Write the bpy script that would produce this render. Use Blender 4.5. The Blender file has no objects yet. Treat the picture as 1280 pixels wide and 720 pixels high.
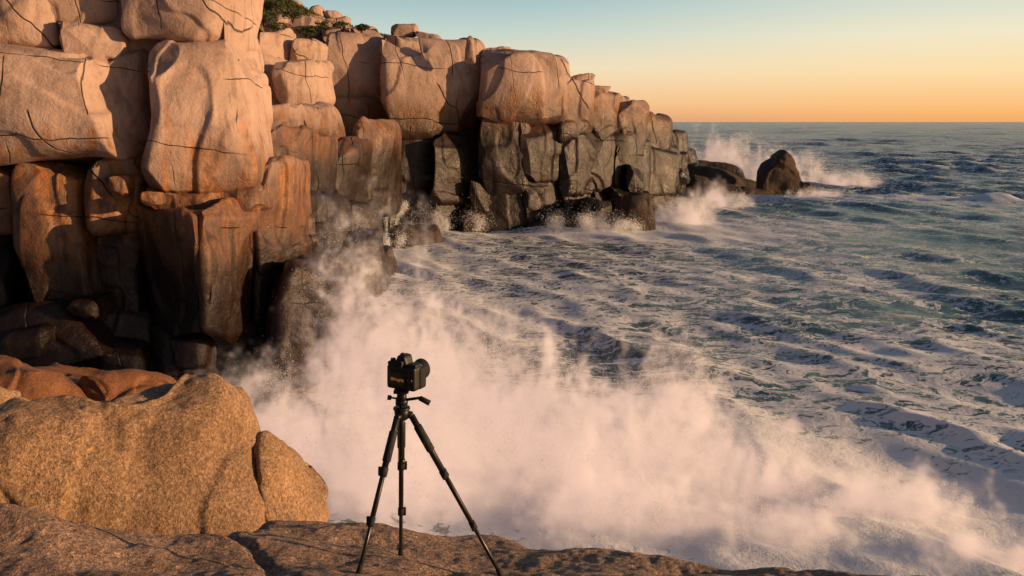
import bpy, math, random
import numpy as np
from mathutils import Vector
scene=bpy.context.scene
random.seed(5); RNG=np.random.default_rng(7)
H=12.0; F=1108.0
def pixel_point(a,b,y):
    """world point at image pixel column a / row b, y metres out from the view camera"""
    return np.array([(a-640.0)*y/F, y, H-(b-151.0)*y/F])

# ---------------------------------------------------------------- noise
def _hash(ix,iy,iz,seed):
    h=(ix.astype(np.int64)*374761393+iy.astype(np.int64)*668265263+iz.astype(np.int64)*2147483647+seed*974634777)&0xffffffff
    h=((h^(h>>13))*1274126177)&0xffffffff
    h=((h^(h>>16))*2246822519)&0xffffffff
    h=h^(h>>15)
    return (h&0xffffff)/float(0xffffff)*2-1
def vnoise(p,seed=0):
    i=np.floor(p); f=p-i; f=f*f*f*(f*(f*6-15)+10)
    x,y,z=i[:,0],i[:,1],i[:,2]; r=0
    for dx in (0,1):
        wx=f[:,0] if dx else 1-f[:,0]
        for dy in (0,1):
            wy=f[:,1] if dy else 1-f[:,1]
            for dz in (0,1):
                wz=f[:,2] if dz else 1-f[:,2]
                r=r+wx*wy*wz*_hash(x+dx,y+dy,z+dz,seed)
    return r
def fbm(p,o=4,seed=0,g=.5):
    r=0;a=1.;s=0
    for k in range(o):
        r=r+a*vnoise(p*(2.03**k)+17.3*k,seed+k); s+=a; a*=g
    return r/s
def sstep(a,b,x):
    t=np.clip((x-a)/(b-a),0,1); return t*t*(3-2*t)

# ---------------------------------------------------------------- mesh helpers
def mk(name,verts,faces,mat=None,smooth=True,origin=(0,0,0),kind=None,label=None,category=None,group=None,parent=None):
    verts=np.asarray(verts,dtype=np.float32)-np.asarray(origin,dtype=np.float32)
    faces=np.asarray(faces,dtype=np.int32); k=faces.shape[1]; n=len(faces)
    me=bpy.data.meshes.new(name)
    me.vertices.add(len(verts)); me.vertices.foreach_set("co",verts.ravel())
    me.loops.add(n*k); me.loops.foreach_set("vertex_index",faces.ravel())
    me.polygons.add(n); me.polygons.foreach_set("loop_start",np.arange(0,n*k,k,dtype=np.int32))
    me.polygons.foreach_set("use_smooth",np.full(n,smooth,dtype=bool))
    me.update(calc_edges=True)
    ob=bpy.data.objects.new(name,me); scene.collection.objects.link(ob)
    if mat: me.materials.append(mat)
    if parent is not None:
        ob.parent=parent; ob.location=Vector(origin)-parent.location
    else: ob.location=origin
    tag(ob,kind,label,category,group)
    return ob
def tag(ob,kind=None,label=None,category=None,group=None):
    if kind: ob["kind"]=kind
    if label: ob["label"]=label
    if category: ob["category"]=category
    if group: ob["group"]=group
_cc={}
def cube_grid(n):
    if n in _cc: return _cc[n]
    t=np.linspace(-1,1,n+1); t=.55*t+.45*np.sin(t*math.pi/2)
    A,B=np.meshgrid(t,t,indexing='ij'); V=[];Fc=[]
    for ax in range(3):
        for s in (-1,1):
            P=np.zeros((n+1,n+1,3)); P[...,ax]=s; P[...,(ax+1)%3]=A; P[...,(ax+2)%3]=B
            o=sum(len(v) for v in V); V.append(P.reshape(-1,3))
            idx=np.arange((n+1)**2).reshape(n+1,n+1)+o
            q=np.stack([idx[:-1,:-1],idx[1:,:-1],idx[1:,1:],idx[:-1,1:]],-1).reshape(-1,4)
            if s<0: q=q[:,::-1]
            Fc.append(q)
    V=np.concatenate(V);Fc=np.concatenate(Fc)
    key=np.round(V*1e5).astype(np.int64)
    u,first,inv=np.unique(key,axis=0,return_index=True,return_inverse=True)
    _cc[n]=(V[first],inv.ravel()[Fc]); return _cc[n]
def vnormals(V,Fc):
    a=V[Fc[:,2]]-V[Fc[:,0]]; b=V[Fc[:,3]]-V[Fc[:,1]]; c=np.cross(a,b)
    N=np.zeros_like(V)
    for k in range(4):
        for j in range(3): N[:,j]+=np.bincount(Fc[:,k],weights=c[:,j],minlength=len(V))
    return N/(np.linalg.norm(N,axis=1,keepdims=True)+1e-9)
_seed=[100]
def rock(quad,ys,depth,n=44,R=.11,bulge=.04,amp=.04,cuts=6,spall=.016,cutd=(.80,.95),drop=0.,taper=0.,grow=1.0,fine=.14):
    """one joint-bounded granite block. quad TL,TR,BR,BL in image pixels, ys distance of each corner"""
    _seed[0]+=1; sd=_seed[0]; rg=np.random.default_rng(sd)
    V0,Fc=cube_grid(n)
    C=[pixel_point(q[0],q[1],y) for q,y in zip(quad,ys)]
    cc=sum(C)/4; C=[cc+(c-cc)*grow for c in C]
    w=(np.linalg.norm(C[1]-C[0])+np.linalg.norm(C[2]-C[3]))/2
    h=(np.linalg.norm(C[3]-C[0])+np.linalg.norm(C[2]-C[1]))/2
    s=min(math.sqrt(w*h),2.2*min(w,h))
    r=np.array([min(.9,R*s*2/w),min(.9,R*s*2/depth),min(.9,R*s*2/h)])
    q=np.clip(V0,-(1-r),(1-r)); d=(V0-q)/r; d/= (np.linalg.norm(d,axis=1,keepdims=True)+1e-9)
    P=q+r*d
    X=(P[:,0]+1)/2; Z=(P[:,2]+1)/2; Y=(P[:,1]+1)/2
    X=.5+(X-.5)*(1-taper*Y)
    top=C[0][None]*(1-X)[:,None]+C[1][None]*X[:,None]
    bot=C[3][None]*(1-X)[:,None]+C[2][None]*X[:,None]
    W=bot*(1-Z)[:,None]+top*Z[:,None]
    W[:,2]-=drop*Y*Z
    W[:,1]+=Y*depth - bulge*s*(1-P[:,0]**2)*(1-P[:,2]**2)*(1-Y)
    c=W.mean(0); L=W-c
    for k in range(cuts):
        nv=rg.normal(size=3)*np.array([1,1,.8]); nv[1]=-abs(nv[1])*.9 if rg.random()<.8 else nv[1]; nv/=np.linalg.norm(nv)
        pr=L@nv; m=pr.max(); dd=m*rg.uniform(*cutd); e=np.maximum(pr-dd,0)
        L=L-nv[None]*(e*.93)[:,None]
    W=L+c
    N=vnormals(W,Fc); f=1/s
    p=W*f
    disp=amp*fbm(p*1.6+sd,2,sd)
    disp+=spall*np.tanh(22*vnoise(p*np.array([1.7,1.7,1.2])+sd*1.3,sd+9))
    disp+=spall*.5*np.tanh(22*vnoise(p*np.array([3.7,3.7,1.9])+sd*1.3,sd+19))
    disp+=fine*amp*fbm(p*9,3,sd+50)
    W=W+N*(disp*s)[:,None]
    return W,Fc
def box(u0,v0,u1,v1,y,dyr=1.5,depth=6,j=4,**k):
    rg=random.Random(int(u0*7+v0*13+y))
    J=lambda:rg.uniform(-j,j)
    return rock([(u0+J(),v0+J()),(u1+J(),v0+J()),(u1+J(),v1+J()),(u0+J(),v1+J())],[y,y+dyr,y+dyr,y],depth,**k)
def join(parts):
    V=[];Fc=[];o=0
    for v,f in parts:
        V.append(v);Fc.append(f+o);o+=len(v)
    return np.concatenate(V),np.concatenate(Fc)
def warp(V,L,A,seed):
    """bend the joint pattern of a whole wall so that no joint runs straight"""
    V=V+A*np.stack([vnoise(V/L+k*13,seed+k) for k in range(3)],1)*np.array([1,.6,1])
    return V+A*.2*np.stack([vnoise(V/(L*.33)+k*13,seed+5+k) for k in range(3)],1)

# ---------------------------------------------------------------- node helpers
class NT:
    def __init__(s,mat): s.t=mat.node_tree if hasattr(mat,'node_tree') else mat; s.n=s.t.nodes; s.l=s.t.links
    def N(s,typ,**k):
        nd=s.n.new(typ)
        for a,b in k.items():
            if a=='inp':
                for i,v in b.items():
                    if isinstance(v,bpy.types.NodeSocket): s.l.new(v,nd.inputs[i])
                    else: nd.inputs[i].default_value=v
            else: setattr(nd,a,b)
        return nd
    def math(s,op,a,b=0.,c=None,clamp=False):
        d={0:a,1:b}
        if c is not None: d[2]=c
        return s.N('ShaderNodeMath',operation=op,use_clamp=clamp,inp=d).outputs[0]
    def noise(s,vec,scale,detail=4,rough=.55,dist=0.):
        return s.N('ShaderNodeTexNoise',inp={'Vector':vec,'Scale':scale,'Detail':detail,'Roughness':rough,'Distortion':dist}).outputs[0]
    def scale(s,vec,v):
        return s.N('ShaderNodeVectorMath',operation='MULTIPLY',inp={0:vec,1:v}).outputs[0]
    def smooth(s,x,a,b,lo=0.,hi=1.):
        return s.N('ShaderNodeMapRange',interpolation_type='SMOOTHSTEP',inp={0:x,1:a,2:b,3:lo,4:hi}).outputs[0]
    def mix(s,f,a,b,bt='MIX'):
        nd=s.N('ShaderNodeMix',data_type='RGBA',blend_type=bt)
        for i,v in ((0,f),(6,a),(7,b)):
            if isinstance(v,bpy.types.NodeSocket): s.l.new(v,nd.inputs[i])
            else: nd.inputs[i].default_value=(v if i==0 else (*v,1) if len(v)==3 else v)
        return nd.outputs[2]
def newmat(name):
    m=bpy.data.materials.new(name); m.use_nodes=True
    nt=NT(m); bs=nt.n['Principled BSDF']; return m,nt,bs
def simple(name,col,rough=.5,metal=0.,var=.15,sc=40,bump=.0):
    m,nt,bs=newmat(name)
    tc=nt.N('ShaderNodeTexCoord').outputs['Object']
    n=nt.noise(tc,sc,4)
    c=nt.mix(n,tuple(x*(1-var) for x in col),tuple(min(1,x*(1+var)) for x in col))
    nt.l.new(c,bs.inputs['Base Color'])
    nt.l.new(nt.smooth(n,0.2,.8,rough*.85,min(1,rough*1.15)),bs.inputs['Roughness'])
    bs.inputs['Metallic'].default_value=metal
    if bump>0:
        b=nt.N('ShaderNodeBump',inp={'Strength':bump,'Distance':.002,'Height':n}); nt.l.new(b.outputs[0],bs.inputs['Normal'])
    return m
def granite(name,k=1.,light=(.57,.40,.32),mid=(.44,.30,.235),dark=(.17,.11,.08),stain_z=(12.0,9.2),wet_z=(8.4,5.4),
            stain=(.44,.175,.045),wet=(.020,.011,.007),grain=0.,bumpd=.06,coarse=.14,joint=1.):
    m,nt,bs=newmat(name)
    pos=nt.N('ShaderNodeNewGeometry').outputs['Position']
    p=nt.scale(pos,(1/k,1/k,1/k))
    n0=nt.noise(p,.22,3,.6,.4); n1=nt.noise(p,1.3,5,.70,.3); n2=nt.noise(p,9.,4,.7)
    col=nt.mix(nt.smooth(n0,.36,.64),light,mid)
    col=nt.mix(nt.smooth(n1,.50,.74,0,.5),col,dark)
    st=nt.noise(nt.scale(p,(1.,1.,.13)),1.5,4,.65,.6)
    col=nt.mix(nt.smooth(st,.50,.68,0,.55),col,dark)
    col=nt.mix(nt.smooth(n2,.35,.75,0,.3),col,(light[0]*1.15,light[1]*1.12,light[2]*1.1))
    fw=None
    if wet_z[0]>-5:
        z=nt.N('ShaderNodeSeparateXYZ',inp={0:pos}).outputs[2]
        zz=nt.math('ADD',z,nt.math('MULTIPLY',nt.math('SUBTRACT',st,.5),8.)); zz=nt.math('ADD',zz,nt.math('MULTIPLY',nt.math('SUBTRACT',n0,.5),6.))
        fs=nt.smooth(zz,stain_z[1],stain_z[0],1.,0.)
        sc=nt.mix(nt.smooth(st,.34,.60),stain,(stain[0]*.28,stain[1]*.28,stain[2]*.45))
        sc=nt.mix(nt.smooth(n1,.42,.66,0,.7),sc,(stain[0]*.13,stain[1]*.13,stain[2]*.25))
        col=nt.mix(nt.math('MULTIPLY',fs,.92),col,sc)
        fw=nt.smooth(zz,wet_z[1],wet_z[0],1.,0.)
        col=nt.mix(nt.math('MULTIPLY',fw,.96),col,wet)
    hgt=nt.math('ADD',n1,nt.math('MULTIPLY',n2,.3))
    if grain>0:
        vb=nt.N('ShaderNodeSeparateColor',inp={0:nt.N('ShaderNodeTexVoronoi',inp={'Vector':pos,'Scale':95.}).outputs['Color']}).outputs[0]
        n3=nt.noise(pos,48.,4,.75)
        gm_=nt.math('ADD',nt.math('MULTIPLY',vb,.5),nt.math('MULTIPLY',nt.smooth(n3,.3,.7),.6))
        col=nt.mix(min(1,.85*grain),col,nt.mix(gm_,(.20,.19,.18),(1.75,1.68,1.6)),'MULTIPLY')
        hgt=nt.math('ADD',nt.math('MULTIPLY',hgt,.5),nt.math('MULTIPLY',gm_,coarse*grain))
    else:
        hgt=nt.math('ADD',hgt,nt.math('MULTIPLY',nt.noise(p,30.,3,.7),.12))
        js=None
        for dirv,per,th,seedv,lo in (((.92,.35,.10),2.9,.013,0.,.46),((.06,.10,1.),3.2,.009,7.,.50),((.8,-.3,.45),5.6,.008,13.,.50)):
            t=nt.N('ShaderNodeVectorMath',operation='DOT_PRODUCT',inp={0:p,1:dirv}).outputs[1]
            t=nt.math('ADD',t,nt.math('MULTIPLY',nt.noise(p,.3,3,.5),1.2))
            fr=nt.math('ABSOLUTE',nt.math('SUBTRACT',nt.math('FRACT',nt.math('DIVIDE',t,per)),.5))
            msk=nt.smooth(nt.noise(nt.N('ShaderNodeVectorMath',operation='ADD',inp={0:p,1:(seedv,seedv,seedv)}).outputs[0],.35,1),lo,lo+.07)
            j=nt.math('MULTIPLY',nt.smooth(fr,0.,th,1.,0.),msk)
            js=j if js is None else nt.math('MAXIMUM',js,j)
        col=nt.mix(nt.math('MULTIPLY',js,.85*joint),col,(.03,.018,.012))
        hgt=nt.math('SUBTRACT',hgt,nt.math('MULTIPLY',js,.8*joint))
    nt.l.new(col,bs.inputs['Base Color'])
    rr=nt.smooth(n1,.3,.7,.62,.85)
    if fw is not None: rr=nt.math('SUBTRACT',rr,nt.math('MULTIPLY',nt.math('MAXIMUM',fw,nt.math('MULTIPLY',fs,.9)),.40))
    nt.l.new(rr,bs.inputs['Roughness']); bs.inputs['Specular IOR Level'].default_value=.42
    b=nt.N('ShaderNodeBump',inp={'Strength':1.,'Distance':bumpd*k*1.6,'Height':hgt}); nt.l.new(b.outputs[0],bs.inputs['Normal'])
    return m
M_near=granite('granite_near_cliff',1.)
M_cove=granite('granite_cove_cliff',1.4,stain_z=(14.,11.),wet_z=(10.8,8.0),stain=(.32,.13,.04))
M_head=granite('granite_headland',2.0,stain_z=(16.5,12.5),wet_z=(13.5,9.0),light=(.52,.365,.30),mid=(.40,.275,.215),stain=(.30,.13,.042))
M_wet=granite('granite_wet_rock',1.2,light=(.06,.035,.024),mid=(.04,.024,.016),dark=(.020,.014,.010),wet_z=(-20,-30))
M_fore=granite('granite_boulder',.3,light=(.50,.315,.18),mid=(.30,.19,.115),dark=(.10,.062,.04),wet_z=(-20,-30),grain=1.,bumpd=.10,coarse=.2)
M_red=granite('granite_reddish',.5,light=(.28,.12,.05),mid=(.16,.07,.032),dark=(.05,.025,.014),wet_z=(-20,-30),grain=.6,bumpd=.05)
M_ledge=granite('granite_ledge',.3,light=(.52,.345,.25),mid=(.34,.22,.16),dark=(.10,.065,.047),wet_z=(-20,-30),grain=1.15,bumpd=.11,coarse=.38)

# ---------------------------------------------------------------- near cliff
NB=[]
def nb(*a,**k):
    k.setdefault('n',60); k.setdefault('grow',1.07); k.setdefault('spall',.022); NB.append(rock(*a,**k))
nb([(-90,-70),(48,-60),(55,58),(-90,62)],[36,37.5,37.5,36],4)
nb([(38,-60),(140,-70),(135,22),(45,28)],[37.6,39,39,37.6],4)
nb([(46,22),(142,30),(150,78),(52,72)],[37.0,38.4,38.2,36.8],4,R=.2)
nb([(142,-70),(262,-66),(280,50),(150,44)],[38,38.8,38.8,38],4,R=.15)
nb([(262,-40),(300,-25),(310,88),(284,70)],[39.0,41,41,39.2],2.5)
nb([(-90,62),(104,66),(164,198),(-90,226)],[34.7,36.3,36.0,34.6],5,bulge=.10,n=90,R=.14,cuts=4,grow=1.03,fine=.08,spall=.016)
nb([(112,80),(170,60),(182,200),(160,196)],[37.6,38.6,38.4,37.4],4)
nb([(168,48),(302,56),(322,238),(182,246)],[36.6,39.2,38.2,36.0],3.5,bulge=.12,n=96,R=.15,cuts=5,grow=1.03,fine=.08,spall=.016)
nb([(298,84),(322,100),(328,232),(316,240)],[39.4,40.6,40.6,39.3],2.2)
nb([(-90,222),(4,224),(8,300),(-90,300)],[35.5,36,36,35.5],5)
nb([(-90,300),(6,302),(14,500),(-90,500)],[35.8,36.4,36,35.5],5)
nb([(6,222),(102,220),(112,398),(18,402)],[35.6,36.6,36.6,35.6],5,bulge=.07,n=80,R=.10,cuts=5)
nb([(104,206),(192,186),(190,290),(106,300)],[36.0,37.8,37.8,36.0],4)
nb([(106,290),(165,285),(172,400),(116,396)],[37.2,37.4,37.4,37.2],4)
nb([(158,262),(250,272),(252,420),(192,400)],[38.4,34.9,34.9,37.6],5,n=80,R=.05,bulge=.02)
nb([(248,268),(328,250),(318,424),(252,424)],[34.9,38.6,38.8,35.0],4,n=80,R=.06,bulge=.02)
nb([(188,238),(322,236),(330,266),(180,274)],[36.6,38.2,38.2,36.6],4)
nb([(322,216),(374,205),(380,322),(332,345)],[38.6,41.4,41.4,39],3,R=.08)
nb([(326,322),(382,312),(378,410),(324,450)],[39.0,41.2,41.2,39.0],3,R=.08)
nb([(-90,388),(66,386),(130,452),(-90,520)],[34.5,35.8,35.2,34.],4)
nb([(66,392),(190,396),(200,540),(90,540)],[36.6,37.6,37.2,36.4],4)
nb([(186,398),(322,418),(318,540),(190,540)],[36.8,38.6,38.2,36.6],4)
nb([(340,338),(408,344),(466,452),(330,510)],[37.6,39.4,38.6,36.8],3.5,R=.2)
nb([(396,322),(440,328),(452,400),(400,420)],[42,44,44,42],3,R=.16)
nb([(300,430),(370,430),(390,530),(300,530)],[37,38.5,38.5,37],3.5,R=.24)
nb([(425,300),(468,306),(478,370),(430,380)],[50,52,52,50],3,R=.16)
for q,y in (([(-120,-80),(272,-80),(284,250),(-120,250)],38.2),([(-120,230),(325,230),(325,540),(-120,540)],38.0)):
    NB.append(rock(q,[y,y+2.5,y+2.5,y],8,n=40,cuts=0))
for (u,v,w,h,y) in ((148,238,30,26,35.9),(196,250,26,18,35.8),(96,395,40,22,35.2),(20,440,60,40,34.2),(230,440,50,50,36.2),(140,465,60,50,35.8)):
    NB.append(box(u-w/2,v-h/2,u+w/2,v+h/2,y,.4,1.4,n=22,R=.25))
V,Fc=join(NB)
mk("cliff",warp(V,4.5,.42,900),Fc,M_near,kind="structure")
CB=[]
for (u0,v0,u1,v1,y,dy) in ((300,72,350,134,84,4),(344,80,408,134,83,4),(316,40,362,78,88,3),(360,52,400,84,90,2),
        (318,130,372,178,64,4),(368,136,414,190,69,4),
        (328,164,406,262,52,7),(374,255,424,345,52,4),(368,295,408,375,47.5,5),
        (402,178,456,275,70,6),(440,156,492,275,84,6),(420,255,470,335,66,5)):
    CB.append(box(u0,v0,u1,v1,y,dy,3.5,n=56,R=.17,bulge=.08,cuts=6,grow=1.08))
V,Fc=join(CB)
mk("cove_cliff",warp(V,5,.5,910),Fc,M_cove,kind="structure")

# ---------------------------------------------------------------- headland
HB=[]
def hb(u0,v0,u1,v1,y,dy=3,tilt=0,depth=7,j=5,**k):
    rg=random.Random(int(u0*3+v0*5)); J=lambda:rg.uniform(-j,j)
    k.setdefault('n',52); k.setdefault('R',.07); k.setdefault('grow',1.10)
    HB.append(rock([(u0+J(),v0+J()),(u1+J(),v0+tilt+J()),(u1+J(),v1+J()),(u0+J(),v1+J())],[y,y+dy,y+dy-1.,y-1.],depth,**k))
big=dict(n=84,bulge=.09,cuts=6,R=.12)
hb(396,50,480,132,97.6,4,4,**big); hb(398,126,484,215,96.8,4,2,R=.1,n=64); hb(398,205,442,305,96.6); hb(438,208,486,305,96.8,4)
hb(474,38,606,170,97.4,6,12,**big); hb(478,158,548,238,96.8,4,R=.09,n=60); hb(542,166,614,250,97.4,5,R=.09,n=60); hb(482,230,545,305,96.6,4); hb(540,242,618,302,97.2,6)
hb(600,66,708,152,99.8,4,12,**big); hb(604,142,664,232,99.4,2,R=.09,n=60); hb(658,146,710,226,100.4,4,R=.09,n=60); hb(606,224,668,304,99.0,2); hb(660,218,710,304,100.0,5)
hb(702,104,746,176,103.4,3,4,R=.12); hb(700,170,746,242,102.8,4); hb(702,236,746,306,102.2,4)
hb(740,118,776,180,107,3,4,R=.12); hb(742,174,780,240,106.2,4); hb(744,234,782,306,105.4,4)
hb(770,128,806,190,110,3,4,R=.12); hb(770,184,812,240,109,4); hb(770,234,816,296,107.6,5)
hb(798,140,834,192,117,3,5,R=.12); hb(800,186,846,262,114.6,4); hb(826,156,856,205,135,4,5,R=.12); hb(830,192,864,236,132,4)
for (u0,v0,u1,v1,y) in ((470,44,530,76,99),(430,36,476,60,106),(396,30,436,58,106),(350,18,398,54,106),(318,20,354,50,104),(540,50,596,76,104),(600,64,650,84,105),(706,100,742,118,107),(736,112,762,130,109),
     (765,122,790,142,112),(788,136,812,154,118),(806,146,838,176,128),(575,262,610,290,96.2),(690,262,716,298,100.4),(735,256,770,294,103),(765,232,800,266,106),
     (772,262,814,294,103),(648,276,686,300,98.),(500,266,550,286,95.2),(836,178,858,200,150),(820,210,866,236,130),(800,236,842,270,118),(846,190,880,226,150),(852,222,884,248,140),
     (722,250,752,290,101.5),(784,210,812,240,107.5),(592,222,622,262,98)):
    HB.append(box(u0,v0,u1,v1,y,1.5,4,n=34,R=.12,j=5,cuts=8,cutd=(.7,.92)))
HB.append(rock([(330,60),(600,76),(620,300),(330,300)],[100,102.5,102.5,100],12,n=40,cuts=0))
HB.append(rock([(595,84),(720,112),(800,150),(800,296)],[104,108,114,110],16,n=30,cuts=0))
HB.append(rock([(600,150),(800,160),(812,290),(600,296)],[103,111,111,103],16,n=30,cuts=0))
HB.append(rock([(720,130),(850,170),(850,240),(720,260)],[112,132,128,112],20,n=30,cuts=3))
V,Fc=join(HB)
mk("headland",warp(V,10.,.9,950),Fc,M_head,kind="structure")

def hz_(X,Y):
    xs=np.array([-140,-60,-34,-30,-24,-20,-11,-4,2,8,12,16]); zs=np.array([40,34,29.6,28.2,25.2,23.2,20.8,17.5,14.0,8.,2,-6])
    return np.interp(X*112/np.maximum(Y,60),xs,zs)+.9*fbm(np.stack([X,Y,0*X],1)*.14,4,3)-sstep(111,104,Y)*10*sstep(-34,-26,X)-sstep(150,230,Y)*30
def grid_faces(idx): return np.stack([idx[:-1,:-1],idx[1:,:-1],idx[1:,1:],idx[:-1,1:]],-1).reshape(-1,4)
gx=np.linspace(-150,34,200); gy=np.linspace(104,240,110)
GX,GY=np.meshgrid(gx,gy,indexing='ij')
Z=hz_(GX.ravel(),GY.ravel())
idx=np.arange(len(gx)*len(gy)).reshape(len(gx),len(gy))
m,nt,bs=newmat('hill_soil')
pos=nt.N('ShaderNodeNewGeometry').outputs['Position']
n=nt.noise(pos,.35,6,.65,.3)
nt.l.new(nt.mix(nt.smooth(n,.42,.58),(.08,.08,.028),(.30,.21,.15)),bs.inputs['Base Color']); bs.inputs['Roughness'].default_value=.9
b=nt.N('ShaderNodeBump',inp={'Strength':1.,'Distance':.5,'Height':nt.noise(pos,1.6,6,.7)}); nt.l.new(b.outputs[0],bs.inputs['Normal'])
mk("hill",np.stack([GX.ravel(),GY.ravel(),Z],1),grid_faces(idx),m,kind="structure")
gx=np.linspace(-80,-4,160); gy=np.linspace(41,106,140); GX,GY=np.meshgrid(gx,gy,indexing='ij')
xe=np.interp(GY.ravel(),[41,50,60,80,106],[-13.5,-13.,-14,-18,-21])
d=xe-GX.ravel(); pp=np.stack([GX.ravel(),GY.ravel(),0*GX.ravel()],1)
top=np.interp(GX.ravel()/GY.ravel(),[-.6,-.34,-.27,-.2,-.15],[.14,.13,.10,.085,.07])*GY.ravel()+11.2
Z=np.minimum(d*1.9+.5+2*fbm(pp*.15,3,5),top+.8*fbm(pp*.12,4,3)); Z=np.maximum(Z,-2)
idx=np.arange(len(gx)*len(gy)).reshape(len(gx),len(gy))
mk("hillside",np.stack([GX.ravel(),GY.ravel(),Z],1),grid_faces(idx),M_cove,kind="structure")
for (u0,v0,u1,v1,y) in ((282,-10,322,20,110),(318,2,350,30,111),(345,14,372,38,109),(372,24,408,46,110),(404,22,436,44,112),(436,30,470,46,113),(352,-2,376,16,114),(384,8,404,24,115),(486,30,520,46,112),(280,10,316,44,106),(520,40,548,54,112),(405,12,424,24,116),(325,-12,350,4,116)):
    V,Fc=box(u0,v0,u1,v1,y,1,3,n=26,R=.2,cuts=7); o=V.mean(0); o[2]=V[:,2].min()
    mk("boulder",V,Fc,M_head,origin=tuple(o),label="weathered pinkish granite boulder among grass on hilltop",category="boulder",group="boulders on the hilltop")

def tris_cloud(P,size,rg,up=None):
    n=len(P); a=rg.normal(size=(n,3)); a/=np.linalg.norm(a,axis=1,keepdims=True)
    b=rg.normal(size=(n,3)); b-=a*(a*b).sum(1,keepdims=True); b/=np.linalg.norm(b,axis=1,keepdims=True)
    s=size[:,None]
    V=np.stack([P+a*s,P-a*s*.5+b*s*.87,P-a*s*.5-b*s*.87],1).reshape(-1,3)
    return V,np.arange(3*n).reshape(-1,3)
gm,nt,bs=newmat('grass_blades')
pos=nt.N('ShaderNodeNewGeometry').outputs['Position']
nt.l.new(nt.mix(nt.noise(pos,.8,4),(.05,.075,.018),(.17,.16,.04)),bs.inputs['Base Color']); bs.inputs['Roughness'].default_value=.8
n=70000; X=RNG.uniform(-40,-8,n); Y=RNG.uniform(104,125,n)
keep=fbm(np.stack([X,Y,0*X],1)*.3,3,8)>.0; X,Y=X[keep],Y[keep]
P=np.stack([X,Y,hz_(X,Y)],1); n=len(P); ang=RNG.uniform(0,6.28,n); w=.06; hh=RNG.uniform(.2,.6,n)
dx=np.stack([np.cos(ang)*w,np.sin(ang)*w,0*ang],1)
tip=P+np.stack([RNG.normal(0,.15,n),RNG.normal(0,.15,n),hh],1)
V=np.stack([P-dx,P+dx,tip],1).reshape(-1,3)
mk("grass",V,np.arange(3*n).reshape(-1,3),gm,smooth=False,kind="stuff")
lm,nt,bs=newmat('shrub_leaves')
pos=nt.N('ShaderNodeNewGeometry').outputs['Position']
nt.l.new(nt.mix(nt.noise(pos,2.5,3),(.035,.055,.016),(.12,.13,.035)),bs.inputs['Base Color']); bs.inputs['Roughness'].default_value=.7
bm_=simple('shrub_bark',(.06,.045,.03),.9)
for (u,v,y,r) in ((346,4,107,1.0),(366,18,104,.9),(330,20,103,1.0),(384,38,102.5,.9),(406,32,104,.9),(312,12,103,1.1),(428,32,105,.8),(350,34,102.5,.9),(300,30,102,.9),(452,34,105,.6),(296,2,104,.9)):
    c=pixel_point(u,v,y)
    e=bpy.data.objects.new("shrub",None); e.location=c-np.array([0,0,r*.7]); scene.collection.objects.link(e)
    tag(e,label="low dark green shrub on the granite hilltop",category="shrub",group="shrubs on the hilltop")
    k=1800; D=RNG.normal(size=(k,3)); D/=np.linalg.norm(D,axis=1,keepdims=True)
    rad=RNG.uniform(.35,1,k)**.5*(1+.5*vnoise(D*2.2+u,4)); Pp=c+D*(rad*r)[:,None]*np.array([1.5,1.1,.6])
    keep=vnoise(Pp*2.2,12)>-.25; Pp=Pp[keep]
    V,Fq=tris_cloud(Pp,RNG.uniform(.05,.11,len(Pp)),RNG); mk("crown",V,Fq,lm,smooth=False,parent=e,origin=tuple(c))
    Vt=[];Ft=[]
    for q in range(5):
        a=q*1.256; top=c+np.array([math.cos(a)*r*.5,math.sin(a)*r*.5,0.2]); base=c-np.array([0,0,r*1.2]); o=len(Vt)
        for s,(pt,w) in enumerate(((base,.06),(top,.02))):
            for kk in range(4): Vt.append(pt+np.array([math.cos(kk*1.57)*w,math.sin(kk*1.57)*w,0]))
        for kk in range(4): Ft.append([o+kk,o+(kk+1)%4,o+4+(kk+1)%4,o+4+kk])
    mk("trunk",Vt,Ft,bm_,parent=e,origin=tuple(c))
V,Fc=rock([(584,44),(591,44),(596,80),(579,80)],[98.]*4,1.0,n=20,R=.3,cuts=6)
mk("standing_stone",V,Fc,M_head,origin=tuple(pixel_point(588,80,98.)),label="small pointed grey stone standing on the cliff edge",category="stone")

# ---------------------------------------------------------------- sea rocks
def sea_rock(q,y,depth,label,mat=M_wet,dy=1.,R=.12,cuts=8,cutd=(.68,.92),name="sea_rock"):
    V,Fc=rock(q,[y,y+dy,y+dy,y],depth,n=48,R=R,cuts=cuts,amp=.09,cutd=cutd,spall=.02)
    o=V.mean(0); o[2]=V[:,2].min()
    mk(name,V,Fc,mat,origin=tuple(o),label=label,category="rock",group="rocks standing in the sea")
M_tip=granite('granite_tip_rock',1.5,light=(.10,.055,.03),mid=(.05,.03,.018),dark=(.022,.015,.011),wet_z=(-20,-30))
sea_rock([(958,206),(984,190),(1018,252),(946,254)],146,3.5,"dark brown angular rock rising out of the surf",M_tip,R=.02,cuts=5,cutd=(.8,.95))
sea_rock([(1004,230),(1016,228),(1028,252),(998,252)],147,2.,"small dark rock beside a taller rock in surf",M_tip,R=.04)
sea_rock([(836,200),(984,232),(994,256),(838,256)],150,5,"long low dark slab washed by white foam",M_wet,R=.06,dy=4,cuts=3,cutd=(.9,.98))
sea_rock([(815,194),(930,212),(940,240),(815,240)],166,7,"flat dark ledge at the foot of the headland",M_wet,R=.06,cuts=3,cutd=(.9,.98))
sea_rock([(868,222),(972,242),(986,264),(870,268)],138,4,"flat dark wet slab sloping into the waves",M_wet,R=.06,cuts=3,cutd=(.9,.98))
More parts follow.
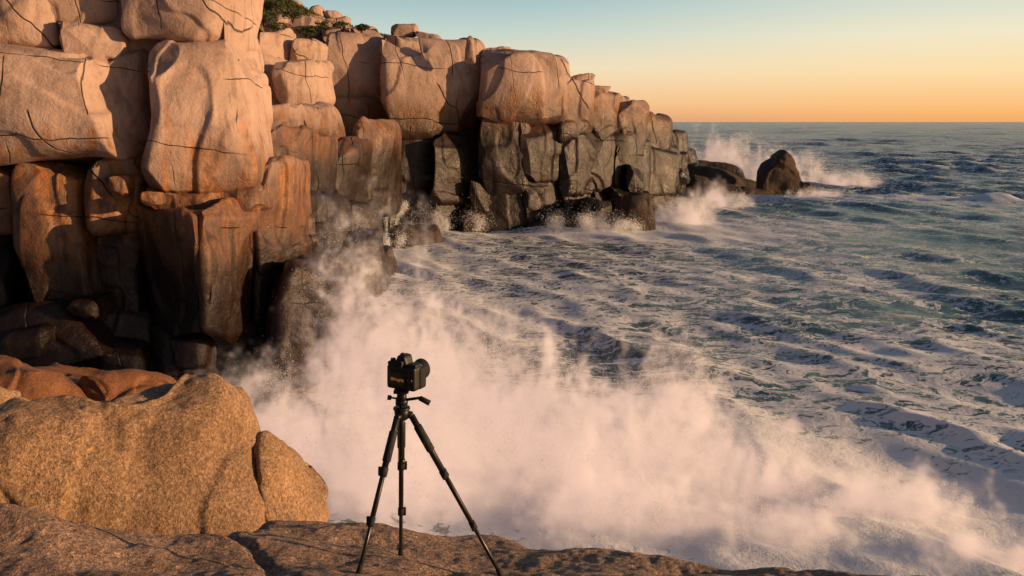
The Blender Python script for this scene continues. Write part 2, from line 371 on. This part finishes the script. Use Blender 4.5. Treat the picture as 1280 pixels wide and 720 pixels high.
sea_rock([(486,288),(542,286),(552,335),(478,335)],84,5,"flat dark wet rock in the foaming cove",M_wet)
sea_rock([(775,248),(815,246),(822,300),(768,300)],98,5,"dark wet rock at the cliff foot in surf",M_wet)
sea_rock([(440,318),(480,318),(492,356),(430,360)],66,5,"dark wet rock lapped by foam below the cliff",M_wet)

# ---------------------------------------------------------------- sea
nr,nc=860,660
yy=9*np.exp(np.linspace(0,math.log(9000/9),nr)); tt=np.linspace(-1.15,1.15,nc)
YY,TT=np.meshgrid(yy,tt,indexing='ij'); XX=TT*(YY+6); X=XX.ravel().astype(np.float64); Y=YY.ravel()
ratio=math.log(1000)/nr; sp=Y*ratio
Zs=np.zeros_like(X); DX=np.zeros_like(X); DY=np.zeros_like(X)
rg=np.random.default_rng(21)
wp=np.stack([X,Y,0*X],1)
amod=.7+.5*fbm(wp*.022,3,60)
for i in range(54):
    lam=1.3*(15/1.3)**(rg.random()); ang=math.radians(225+rg.normal(0,26)); k=2*math.pi/lam
    A=.0125*lam**.68*rg.uniform(.5,1.2)
    dxn,dyn=math.cos(ang),math.sin(ang); ph=rg.uniform(0,6.28)
    wgt=A*sstep(1.6,4.,lam/sp)*(1+1.0*sstep(70,220,Y))
    th=k*(dxn*X+dyn*Y)+ph
    Zs+=wgt*np.cos(th); DX-=wgt*dxn*np.sin(th)*1.15; DY-=wgt*dyn*np.sin(th)*1.15
for i in range(10):
    lam=rg.uniform(22,60); ang=math.radians(240+rg.normal(0,20)); k=2*math.pi/lam
    Zs+=.18*sstep(70,220,Y)*np.cos(k*(math.cos(ang)*X+math.sin(ang)*Y)+rg.uniform(0,6.28))*sstep(1.6,4,lam/sp)
Zs*=amod*1.1
def blob(cx,cy,rx,ry): return np.exp(-(((X-cx)/rx)**2+((Y-cy)/ry)**2))
yc=141-.10*(X-48)+2*np.sin(X*.13)+1.2*np.sin(X*.41); cenv=sstep(46,54,X)*sstep(88,72,X)*sstep(-.5,.3,vnoise(wp*np.array([.16,0,0]),44))
crest=np.exp(-((Y-yc)/2.2)**2)*cenv; Zs+=.8*crest
Fm=.05+.42*fbm(wp*np.array([.045,.09,1]),4,90)+.26*np.clip(Zs,0,1)
Fm+=.72*blob(0,30,12,7)+.34*blob(11,27,10,5)+.45*blob(14,23,8,4)+.40*blob(-6,46,9,12)+.44*blob(-9,80,12,12)+.60*blob(8,94,18,6)+.30*blob(26,102,12,9)
Fm+=.6*blob(46,138,22,8)+.25*blob(72,140,24,7)+.35*blob(30,150,14,16)+.26*blob(6,62,20,24)+.05*blob(25,45,20,20)+.8*crest+.3*np.exp(-((Y-yc+5)/4)**2)*cenv
Fm-=.08*sstep(160,500,Y)
idx=np.arange(nr*nc).reshape(nr,nc)
sea=mk("sea",np.stack([X+DX*amod,Y+DY*amod,Zs],1),grid_faces(idx)[:,::-1],None,kind="structure")
at=sea.data.attributes.new("foam",'FLOAT','POINT'); at.data.foreach_set("value",np.clip(Fm,-.4,1.3).astype(np.float32))
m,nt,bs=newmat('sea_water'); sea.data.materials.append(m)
pos=nt.N('ShaderNodeNewGeometry').outputs['Position']
fa=nt.N('ShaderNodeAttribute',attribute_name="foam").outputs['Fac']
wrp=nt.N('ShaderNodeVectorMath',operation='SUBTRACT',inp={0:nt.N('ShaderNodeTexNoise',inp={'Vector':pos,'Scale':.22,'Detail':4.,'Roughness':.6}).outputs['Color'],1:(.5,.5,.5)}).outputs[0]
wpn=nt.N('ShaderNodeVectorMath',operation='ADD',inp={0:pos,1:nt.scale(wrp,(11.,6.,0.))}).outputs[0]
def ridge(vec,sc,det,w,rough=.6):
    return nt.math('SUBTRACT',1.,nt.math('MULTIPLY',nt.math('ABSOLUTE',nt.math('SUBTRACT',nt.noise(vec,sc,det,rough,.3),.5)),w),clamp=True)
r1=ridge(nt.scale(wpn,(.45,1.,1.)),.55,4,15.); r2=ridge(nt.scale(wpn,(.5,1.,1.)),1.5,3,12.)
fine=nt.noise(wpn,3.4,4,.74,.3)
pat=nt.math('ADD',nt.math('MULTIPLY',r1,.50),nt.math('ADD',nt.math('MULTIPLY',r2,.42),nt.math('MULTIPLY',nt.math('SUBTRACT',fine,.5),.80)))
mask=nt.smooth(nt.math('ADD',pat,fa),.42,.80)
far=nt.noise(nt.scale(pos,(.30,1.,1.)),.10,6,.78)
ydist=nt.N('ShaderNodeSeparateXYZ',inp={0:pos}).outputs[1]
mask=nt.math('MAXIMUM',mask,nt.math('MULTIPLY',nt.smooth(far,.61,.67),.6))
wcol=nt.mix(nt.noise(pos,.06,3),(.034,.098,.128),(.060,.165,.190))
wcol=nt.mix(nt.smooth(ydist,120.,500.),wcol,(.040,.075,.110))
col=nt.mix(mask,wcol,(.96,.95,.95))
nt.l.new(col,bs.inputs['Base Color'])
nt.l.new(nt.smooth(mask,0,1,.18,.7),bs.inputs['Roughness']); bs.inputs['IOR'].default_value=1.33
hb_=nt.math('ADD',nt.math('MULTIPLY',nt.noise(pos,1.7,6,.66,.4),.6),nt.math('MULTIPLY',nt.noise(nt.scale(pos,(.45,1.,1.)),.25,5,.68),nt.smooth(ydist,60.,350.,.3,6.)))
b=nt.N('ShaderNodeBump',inp={'Strength':1.,'Distance':.50,'Height':hb_})
nt.l.new(nt.smooth(mask,.2,1.,1.,.3),b.inputs['Strength']); nt.l.new(b.outputs[0],bs.inputs['Normal'])

# ---------------------------------------------------------------- spray
spm,nt,bs=newmat('spray_droplets')
out=nt.n['Material Output']; nt.n.remove(bs)
c=(.97,.97,.97,1)
d1=nt.N('ShaderNodeBsdfDiffuse',inp={'Color':c}); d2=nt.N('ShaderNodeBsdfTranslucent',inp={'Color':c})
mx=nt.N('ShaderNodeMixShader',inp={0:.5,1:d1.outputs[0],2:d2.outputs[0]}); nt.l.new(mx.outputs[0],out.inputs[0])
def plume(n,cx,cy,rx,ry,h,lean=0,seed=0,fr=.45,thr=.0,clump=.7):
    """torn jets of droplets thrown up on ballistic arcs from the foot of the burst"""
    r=np.random.default_rng(1000+seed)
    J=max(12,int(n/900)); 
    a=r.uniform(0,6.283,J); q=np.sqrt(r.random(J)); bx=cx+np.cos(a)*q*rx*.8; by=cy+np.sin(a)*q*ry*.8
    vz=np.sqrt(2*9.8*h*np.clip(1.05-.6*q**2,.15,1)*r.uniform(.45,1.1,J)); vx=np.cos(a)*q*1.6+lean+r.normal(0,.6,J); vy=np.sin(a)*q*1.2+r.normal(0,.5,J)
    k=r.integers(0,J,n*2); t=r.random(n*2)**.8*(vz[k]/9.8)*1.25
    sp_=.10+.32*clump*t*r.gamma(2,.6,n*2)
    P=np.stack([bx[k]+vx[k]*t,by[k]+vy[k]*t,vz[k]*t-4.9*t*t],1)+r.normal(size=(n*2,3))*sp_[:,None]*rx*.35
    nz=fbm(P*fr*3,3,seed+70,.6)
    keep=(r.random(n*2)<sstep(-.35,.25,nz-thr))&(P[:,2]>-.3)
    return P[keep][:n]
pl=[(-5.9,33.5,1.9,1.8,8.0,.3),(-4.4,34.5,2.3,2,6.4,1.4),(-7.6,30,2.6,2.2,3.6,-.3),(-3.2,33,3.2,2.6,5.4,.8),
    (-.4,32,3.2,2.6,4.2,.6),(-3.5,28,3.6,2.6,2.9,0),(2.5,30,3.2,2.6,3.3,.5),(5.2,31,2.3,1.8,4.2,.6),
    (3.2,27,3.8,2.2,1.7,0),(8.0,29,2.8,1.6,2.1,.8),(8.,26,3.6,1.6,.9,0),(11.4,27.5,3.0,1.5,1.0,1.),(12.5,24.5,3.,1.5,.5,.8)]
SP=np.concatenate([plume(int(4600*rx*h**.8),cx,cy,rx,ry,h,ln,seed=i*11+1) for i,(cx,cy,rx,ry,h,ln) in enumerate(pl)])
V,Fq=tris_cloud(SP,RNG.uniform(.005,.015,len(SP))*(1+1.0*(RNG.random(len(SP))<.03)),RNG)
mk("wave_spray",V,Fq,spm,smooth=False,kind="stuff")
mm=bpy.data.materials.new('sea_mist'); mm.use_nodes=True; nt=NT(mm)
for x in list(nt.n): nt.n.remove(x)
o=nt.N('ShaderNodeOutputMaterial')
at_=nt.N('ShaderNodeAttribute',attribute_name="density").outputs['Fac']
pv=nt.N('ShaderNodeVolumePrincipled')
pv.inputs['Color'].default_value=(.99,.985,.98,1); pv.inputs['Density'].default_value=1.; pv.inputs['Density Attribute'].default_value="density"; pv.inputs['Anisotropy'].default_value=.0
nt.l.new(nt.math('MULTIPLY',at_,.48),pv.inputs['Emission Strength']); pv.inputs['Emission Color'].default_value=(1,.645,.50,1)  # added even warm glow, standing in for light scattered repeatedly inside the mist
nt.l.new(pv.outputs[0],o.inputs['Volume'])
def mist(name,pls,mn,mx_,res,ns,wa,amp,lo,hi,K,zs=.5):
    gt=bpy.data.node_groups.new(name+"_field",'GeometryNodeTree'); gt.is_modifier=True
    gt.interface.new_socket("Geometry",in_out='INPUT',socket_type='NodeSocketGeometry'); gt.interface.new_socket("Geometry",in_out='OUTPUT',socket_type='NodeSocketGeometry')
    g=NT(gt); go=g.N('NodeGroupOutput')
    P_=g.N('GeometryNodeInputPosition').outputs[0]
    wn=g.N('ShaderNodeTexNoise',inp={'Vector':P_,'Scale':ns*.5,'Detail':3.}).outputs['Color']
    Pw=g.N('ShaderNodeVectorMath',operation='ADD',inp={0:P_,1:g.scale(g.N('ShaderNodeVectorMath',operation='SUBTRACT',inp={0:wn,1:(.5,.5,.5)}).outputs[0],(wa,wa,wa*.8))}).outputs[0]
    env=None
    for (cx,cy,rx,ry,h,ln) in pls:
        dv=g.N('ShaderNodeVectorMath',operation='SUBTRACT',inp={0:Pw,1:(cx+ln*.4,cy,0)}).outputs[0]
        L=g.N('ShaderNodeVectorMath',operation='LENGTH',inp={0:g.scale(dv,(1/(rx*1.15),1/(ry*1.15),1/(h*1.08)))}).outputs[1]
        e=g.math('SUBTRACT',1.,L); env=e if env is None else g.math('MAXIMUM',env,e)
    nz=g.noise(g.scale(Pw,(1.3,1.3,zs)),ns,8,.70,.6)
    dn=g.math('ADD',env,g.math('MULTIPLY',g.math('SUBTRACT',nz,.55),amp))
    dn=g.math('MULTIPLY',g.math('POWER',g.smooth(dn,lo,hi),1.4),K)
    vc=g.N('GeometryNodeVolumeCube',inp={'Density':dn,'Min':mn,'Max':mx_,'Resolution X':res[0],'Resolution Y':res[1],'Resolution Z':res[2]})
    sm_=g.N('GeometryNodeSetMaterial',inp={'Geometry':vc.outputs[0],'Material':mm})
    g.l.new(sm_.outputs[0],go.inputs[0])
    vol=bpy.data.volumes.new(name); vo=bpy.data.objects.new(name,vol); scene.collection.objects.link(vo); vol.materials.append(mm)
    md=vo.modifiers.new("field",'NODES'); md.node_group=gt; tag(vo,kind="stuff")
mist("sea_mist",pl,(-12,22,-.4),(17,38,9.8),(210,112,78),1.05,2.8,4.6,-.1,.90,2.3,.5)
fl=[(40,172,9,4,10.,2),(49,168,9,4,7.,3),(60,162,7,3,3.0,2),(28,122,4,3,3.2,1),(21,105,4,2.5,3.0,0),(30,140,4,2,1.8,1),
    (-13,92,1.5,1.5,6.5,0),(-8,96,6,2,2.2,0),(8,97,8,2,2.,0),(-12.5,80,4,3,1.8,0),(48,142,5,1.5,1.0,2),(24,116,5,2,1.4,1)]
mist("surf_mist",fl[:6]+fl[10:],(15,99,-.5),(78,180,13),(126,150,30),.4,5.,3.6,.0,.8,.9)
FS=np.concatenate([plume(int(1100*rx*h**.7),cx,cy,rx,ry,h*.9,ln,seed=300+i*7,fr=.12) for i,(cx,cy,rx,ry,h,ln) in enumerate(fl)])
V,Fq=tris_cloud(FS,RNG.uniform(.03,.065,len(FS)),RNG)
mk("surf_spray",V,Fq,spm,smooth=False,kind="stuff")

# ---------------------------------------------------------------- foreground ledge
def ledge_z(x,y):
    p=np.stack([x,y,0*x],1)
    z=10.27-.33*(y-3.4)
    z=z+.07*fbm(p*1.1,2,5)+.07*fbm(p*np.array([1.6,3.2,1]),2,6)+.015*fbm(p*7,3,7)+.006*fbm(p*26,3,11)
    z=z-.03*np.exp(-((x+1.05+.35*(y-3.5)+.10*np.sin(y*5))/.035)**2)
    z=z+.24*np.exp(-((x+2.1)/.80)**2-((y-3.55)/.38)**2)
    ye=np.where(x>-.1,4.80-.80*(x+.1),4.80); ye=np.where(x<-1.2,4.80+np.minimum((-1.2-x)*3.2,5.5),ye)
    ye=ye+.12*fbm(p*1.1,2,9)
    s=np.maximum(y-ye+.25,0)
    z=z-1.3*s*s
    xr=np.maximum(x-1.5,0); z=z-1.5*xr*xr
    z=np.where(x<-1.2,z-.5*sstep(-1.2,-1.9,x)*sstep(3.7,4.5,y),z)
    return np.maximum(z,-2+0*z)
def axis(parts):
    o=[]
    for a,b,n in parts: o.append(np.linspace(a,b,n,endpoint=False))
    return np.concatenate(o+[[parts[-1][1]]])
gx=axis([(-14,-3,60),(-3,1.8,480),(1.8,6,40)]); gy=axis([(-6,2.8,40),(2.8,5.6,320),(5.6,13,80)])
GX,GY=np.meshgrid(gx,gy,indexing='ij')
Z=ledge_z(GX.ravel(),GY.ravel())
idx=np.arange(GX.size).reshape(GX.shape)
mk("rock_ledge",np.stack([GX.ravel(),GY.ravel(),Z],1),grid_faces(idx),M_ledge,kind="structure")

def boulder(q,ys,depth,label,mat,wa=.11,**k):
    k.setdefault('n',120); k.setdefault('amp',.07); k.setdefault('spall',.008); k.setdefault('taper',.35); k.setdefault('cuts',1)
    k.setdefault('drop',depth*((q[0][1]+q[1][1])/2-151)/F*1.15); k.setdefault('bulge',.08)
    V,Fc=rock(q,ys,depth,**k); V=warp(V,.8,wa,77); o=V.mean(0); o[2]=V[:,2].min()
    mk("boulder",V,Fc,mat,origin=tuple(o),label=label,category="boulder",group="granite boulders on the shore ledge")
boulder([(-130,508),(288,480),(352,715),(-130,745)],[4.6,5.7,5.2,4.4],1.5,"large rounded golden granite boulder with grainy surface",M_fore,wa=.13,R=.27,bulge=.14,n=180,amp=.07,spall=.022,taper=.2,cuts=0,fine=.25)
boulder([(296,538),(372,556),(412,695),(300,710)],[5.55,5.85,5.6,5.2],1.1,"smaller golden granite lobe leaning on larger boulder",M_fore,R=.46,cuts=0,bulge=.15,spall=.014)
boulder([(-130,458),(86,458),(120,640),(-130,640)],[8.6,9.1,8.4,8.0],2.2,"smooth reddish brown rock with dark cracks",M_red,R=.15,cuts=5,spall=.03,taper=.1,drop=.75)
boulder([(72,464),(210,472),(255,640),(92,640)],[9.0,9.7,9.0,8.6],2.2,"flat reddish brown rock slab behind boulder",M_red,R=.15,cuts=5,spall=.03,taper=.1,drop=.75)
boulder([(-60,480),(14,480),(22,520),(-60,520)],[7.6,7.7,7.6,7.6],.5,"small yellowish rounded stone on the ledge",M_fore,R=.4,n=60)

# ---------------------------------------------------------------- tripod
blk=simple('tripod_black_metal',(.018,.017,.017),.42,.4)
rub=simple('black_rubber',(.012,.012,.012),.75,0,bump=.3)
gry=simple('tripod_grey_alloy',(.06,.058,.055),.35,.8)
def tube(p0,p1,r0,r1,n=20):
    p0=np.array(p0,float);p1=np.array(p1,float); d=p1-p0; L=np.linalg.norm(d); d/=L
    a=np.cross(d,[0,0,1] if abs(d[2])<.9 else [1,0,0]); a/=np.linalg.norm(a); b=np.cross(d,a)
    e=min(r0,r1,L/2)*.18; rings=[(0,r0*.001),(0,r0-e),(e,r0),(L-e,r1),(L,r1-e),(L,r1*.001)]
    V=[];Fq=[]
    for (t,r) in rings:
        for k in range(n):
            q=2*math.pi*k/n; V.append(p0+d*t+(a*math.cos(q)+b*math.sin(q))*r)
    for i in range(len(rings)-1):
        for k in range(n): Fq.append([i*n+k,i*n+(k+1)%n,(i+1)*n+(k+1)%n,(i+1)*n+k])
    return np.array(V),np.array(Fq)
def rbox(c,size,R=.15,axes=None,n=10):
    V0,Fc=cube_grid(n); s=np.array(size)/2; r=np.minimum(.95,R*min(size)/s)
    q=np.clip(V0,-(1-r),(1-r)); d=(V0-q)/r; d/=(np.linalg.norm(d,axis=1,keepdims=True)+1e-9)
    P=(q+r*d)*s
    if axes is not None: P=P@np.array(axes)
    return P+np.array(c),Fc
def ball(c,r,n=10): return rbox(c,(2*r,2*r,2*r),R=.5,n=n)
foot=[(-.585,3.38),(-.492,3.92),(-.043,3.72)]
def lz(x,y): return float(ledge_z(np.array([x]),np.array([y]))[0])
feet=[np.array([x,y,lz(x,y)]) for x,y in foot]
ap=np.array([-.458,3.68,10.792])
T=bpy.data.objects.new("tripod",None); T.location=(ap[0],ap[1],feet[1][2]); scene.collection.objects.link(T)
tag(T,label="black photo tripod standing with spread legs on granite ledge",category="tripod")
hub=[tube(ap+[0,0,-.03],ap+[0,0,.012],.028,.032),tube(ap+[0,0,.012],ap+[0,0,.02],.036,.034)]
for f in feet:
    d=f-ap; d[2]=0; d/=np.linalg.norm(d); hub.append(tube(ap+d*.018+[0,0,-.012],ap+d*.046+[0,0,-.014],.017,.013))
V,Fq=join(hub); mk("shoulder",V,Fq,blk,parent=T,origin=tuple(ap))
V,Fq=join([tube(ap+[0,0,-.20],ap+[0,0,.045],.0125,.0125),tube(ap+[0,0,-.215],ap+[0,0,-.197],.015,.015)])
mk("center_column",V,Fq,gry,parent=T,origin=tuple(ap))
for f in feet:
    d=f-ap; dh=d.copy(); dh[2]=0; dh/=np.linalg.norm(dh); p0=ap+dh*.04+[0,0,-.016]; d=f-p0; L=np.linalg.norm(d); d/=L
    e=bpy.data.objects.new("leg",None); e.parent=T; e.location=Vector(p0)-T.location; scene.collection.objects.link(e)
    def part(nm,shape,mt):
        V,Fq=shape; o=mk(nm,V-p0,Fq,mt); o.parent=e
    part("upper_section",join([tube(p0,p0+d*L*.36,.0135,.0135)]),blk)
    part("middle_section",tube(p0+d*L*.36,p0+d*L*.68,.0105,.0105),blk)
    part("lower_section",tube(p0+d*L*.68,p0+d*(L-.02),.0082,.0082),gry)
    for t,r in ((.36,.0165),(.68,.0135)):
        c=p0+d*L*t; side=np.cross(d,[0,0,1]); side/=np.linalg.norm(side)
        part("leg_lock",join([tube(c-d*.018,c+d*.018,r,r),rbox(c+side*(r+.003),(.010,.012,.034))]),rub)
    part("foam_grip",tube(p0+d*.05,p0+d*.17,.0175,.0175),rub)
    part("rubber_foot",join([tube(p0+d*(L-.035),p0+d*(L+.004),.0105,.013)]),rub)
hd=[tube(ap+[0,0,.03],ap+[0,0,.052],.026,.026),ball(ap+[0,0,.062],.021),tube(ap+[0,0,.066],ap+[0,0,.082],.017,.024),rbox(ap+[0,0,.0885],(.062,.062,.012))]
V,Fq=join(hd); mk("tripod_head",V,Fq,blk,parent=T,origin=tuple(ap))
V,Fq=join([tube(ap+[.02,0,.05],ap+[.085,-.01,.062],.006,.006),tube(ap+[.075,-.008,.060],ap+[.118,-.014,.040],.0105,.0115)])
mk("pan_handle",V,Fq,rub,parent=T,origin=tuple(ap))
V,Fq=join([tube(ap+[-.018,0,.055],ap+[-.045,-.004,.060],.004,.004),tube(ap+[-.042,-.004,.059],ap+[-.058,-.006,.062],.010,.010)])
mk("tension_knob",V,Fq,rub,parent=T,origin=tuple(ap))
# ---------------------------------------------------------------- camera on the tripod
cam_o=ap+np.array([0.01,0,.0955])
yaw=math.radians(-28)
ax=np.array([[math.cos(yaw),math.sin(yaw),0],[-math.sin(yaw),math.cos(yaw),0],[0,0,1.]])
def CL(p): return cam_o+np.array(p)@ax
C=bpy.data.objects.new("camera",None); C.location=cam_o; scene.collection.objects.link(C)
tag(C,label="black digital camera mounted on the tripod facing the sea",category="camera")
cb=simple('camera_body_plastic',(.014,.013,.013),.5,0,bump=.25,sc=600)
cg=simple('camera_grip_rubber',(.009,.009,.009),.8,0,bump=.5,sc=900)
def cpart(nm,shapes,mt,par=C):
    V,Fq=join(shapes); o=mk(nm,V-cam_o,Fq,mt); o.parent=par; return o
def cbx(c,s,R=.2,n=10): 
    V,Fc=rbox((0,0,0),s,R,n=n); return (V+np.array(c))@ax+cam_o,Fc
cpart("body",[cbx((0,0,.051),(.142,.058,.100),.22,14),cbx((-.05,-.004,.105),(.034,.040,.014)),cbx((.052,0,.104),(.040,.044,.012))],cb)
cpart("hand_grip",[cbx((.060,.030,.048),(.036,.050,.090),.35)],cg)
V0,F0=cbx((0,.002,.121),(.062,.060,.044),.3,12)
hl=(V0-cam_o)@ax.T; t=np.clip((hl[:,2]-.10)/.043,0,1); hl[:,0]*=(1-.38*t); V0=hl@ax+cam_o
cpart("viewfinder_hump",[(V0,F0),cbx((0,-.034,.112),(.036,.018,.024),.35)],cb)
cpart("eyecup",[cbx((0,-.044,.112),(.040,.008,.028),.4)],cg)
cpart("hot_shoe",[cbx((0,-.002,.1445),(.022,.020,.003)),cbx((-.0095,-.002,.147),(.003,.020,.004)),cbx((.0095,-.002,.147),(.003,.020,.004))],gry)
cpart("mode_dial",[tube(CL((-.052,-.004,.110)),CL((-.052,-.004,.122)),.012,.011)],gry)
cpart("shutter_button",[tube(CL((.060,.034,.092)),CL((.060,.036,.099)),.007,.006)],gry)
cpart("lens",[tube(CL((0,.025,.052)),CL((0,.05,.052)),.037,.037,32),tube(CL((0,.05,.052)),CL((0,.105,.052)),.034,.036,32),tube(CL((0,.075,.052)),CL((0,.09,.052)),.0375,.0375,32)],cb)
cpart("lens_hood",[tube(CL((0,.10,.052)),CL((0,.135,.052)),.038,.043,32)],cg)
sm,nt,bs=newmat('camera_screen_image')
tc=nt.N('ShaderNodeTexCoord').outputs['Object']; z=nt.N('ShaderNodeSeparateXYZ',inp={0:tc}).outputs[2]
n=nt.noise(tc,70.,4)
zq=nt.math('ADD',z,nt.math('MULTIPLY',n,.03))
f=nt.math('MULTIPLY',nt.smooth(zq,.050,.058),nt.smooth(zq,.062,.068,1.,0.))
cc=nt.mix(f,(.015,.010,.008),(.55,.22,.06)); nt.l.new(cc,bs.inputs['Base Color']); nt.l.new(cc,bs.inputs['Emission Color']); bs.inputs['Emission Strength'].default_value=.2
bs.inputs['Roughness'].default_value=.2
cpart("screen_frame",[cbx((-.012,-.030,.047),(.082,.006,.062),.3)],cb)
cpart("screen",[cbx((-.012,-.0335,.047),(.066,.002,.046),.2)],sm)
cpart("control_pad",[tube(CL((.048,-.028,.045)),CL((.048,-.033,.045)),.013,.012),tube(CL((.048,-.028,.078)),CL((.048,-.032,.078)),.005,.004),tube(CL((.048,-.028,.022)),CL((.048,-.032,.022)),.004,.004)],gry)

# ---------------------------------------------------------------- sky & light
w=bpy.data.worlds.new("World"); scene.world=w; w.use_nodes=True
nt=NT(w); bg=nt.n['Background']
el=math.radians(9); az=math.radians(97)
sky=nt.N('ShaderNodeTexSky',sky_type='NISHITA',sun_disc=False,sun_elevation=el,sun_rotation=az,dust_density=2.5)
tc=nt.N('ShaderNodeTexCoord').outputs['Generated']
sx=nt.N('ShaderNodeSeparateXYZ',inp={0:tc})
def ramp(f,stops):
    r=nt.N('ShaderNodeValToRGB'); nt.l.new(f,r.inputs[0]); e=r.color_ramp.elements
    e[0].position,e[0].color=stops[0][0],(*stops[0][1],1); e[1].position,e[1].color=stops[-1][0],(*stops[-1][1],1)
    for p,c in stops[1:-1]:
        q=e.new(p); q.color=(*c,1)
    return r.outputs[0]
zc=sx.outputs[2]
warm=ramp(zc,[(0,(1.,.44,.15)),(.012,(1.05,.55,.20)),(.05,(1.06,.78,.42)),(.09,(.95,.86,.62)),(.135,(.66,.75,.67)),(.3,(.14,.21,.28)),(1,(.04,.06,.10))])
cool=ramp(zc,[(0,(.76,.40,.23)),(.02,(.98,.60,.32)),(.06,(.94,.79,.55)),(.10,(.60,.71,.64)),(.14,(.38,.56,.60)),(.3,(.10,.16,.24)),(1,(.03,.05,.09))])
g=nt.mix(nt.smooth(sx.outputs[0],-.05,.5),cool,warm)
g=nt.mix(nt.math('MULTIPLY',nt.smooth(sx.outputs[1],-.35,.35,1.,0.),nt.smooth(sx.outputs[0],.2,.8,1.,0.)),g,nt.mix(nt.smooth(zc,0.,.3),(.11,.09,.10),(.035,.05,.09)))
nsky=nt.mix(1.,sky.outputs[0],(.08,.08,.08),'MULTIPLY')
c=nt.mix(.92,nsky,g); nt.l.new(c,bg.inputs[0]); bg.inputs[1].default_value=1.
S=bpy.data.lights.new("sun",'SUN'); S.energy=5.; S.angle=math.radians(.5); S.color=(1,.61,.31)
so=bpy.data.objects.new("sun",S); scene.collection.objects.link(so)
sv=Vector((math.sin(az)*math.cos(el),math.cos(az)*math.cos(el),math.sin(el)))
so.rotation_euler=sv.to_track_quat('Z','Y').to_euler(); so.location=(30,-10,40)
scene.view_settings.view_transform='Standard'; scene.view_settings.look='None'; scene.view_settings.exposure=0

cd=bpy.data.cameras.new("view"); cam=bpy.data.objects.new("view",cd); scene.collection.objects.link(cam)
cam.location=(0,0,H); cam.rotation_euler=(math.radians(90),0,0)
cd.sensor_width=36; cd.lens=F/1280*36; cd.shift_y=-209/1280; cd.clip_start=.05; cd.clip_end=20000
scene.camera=cam
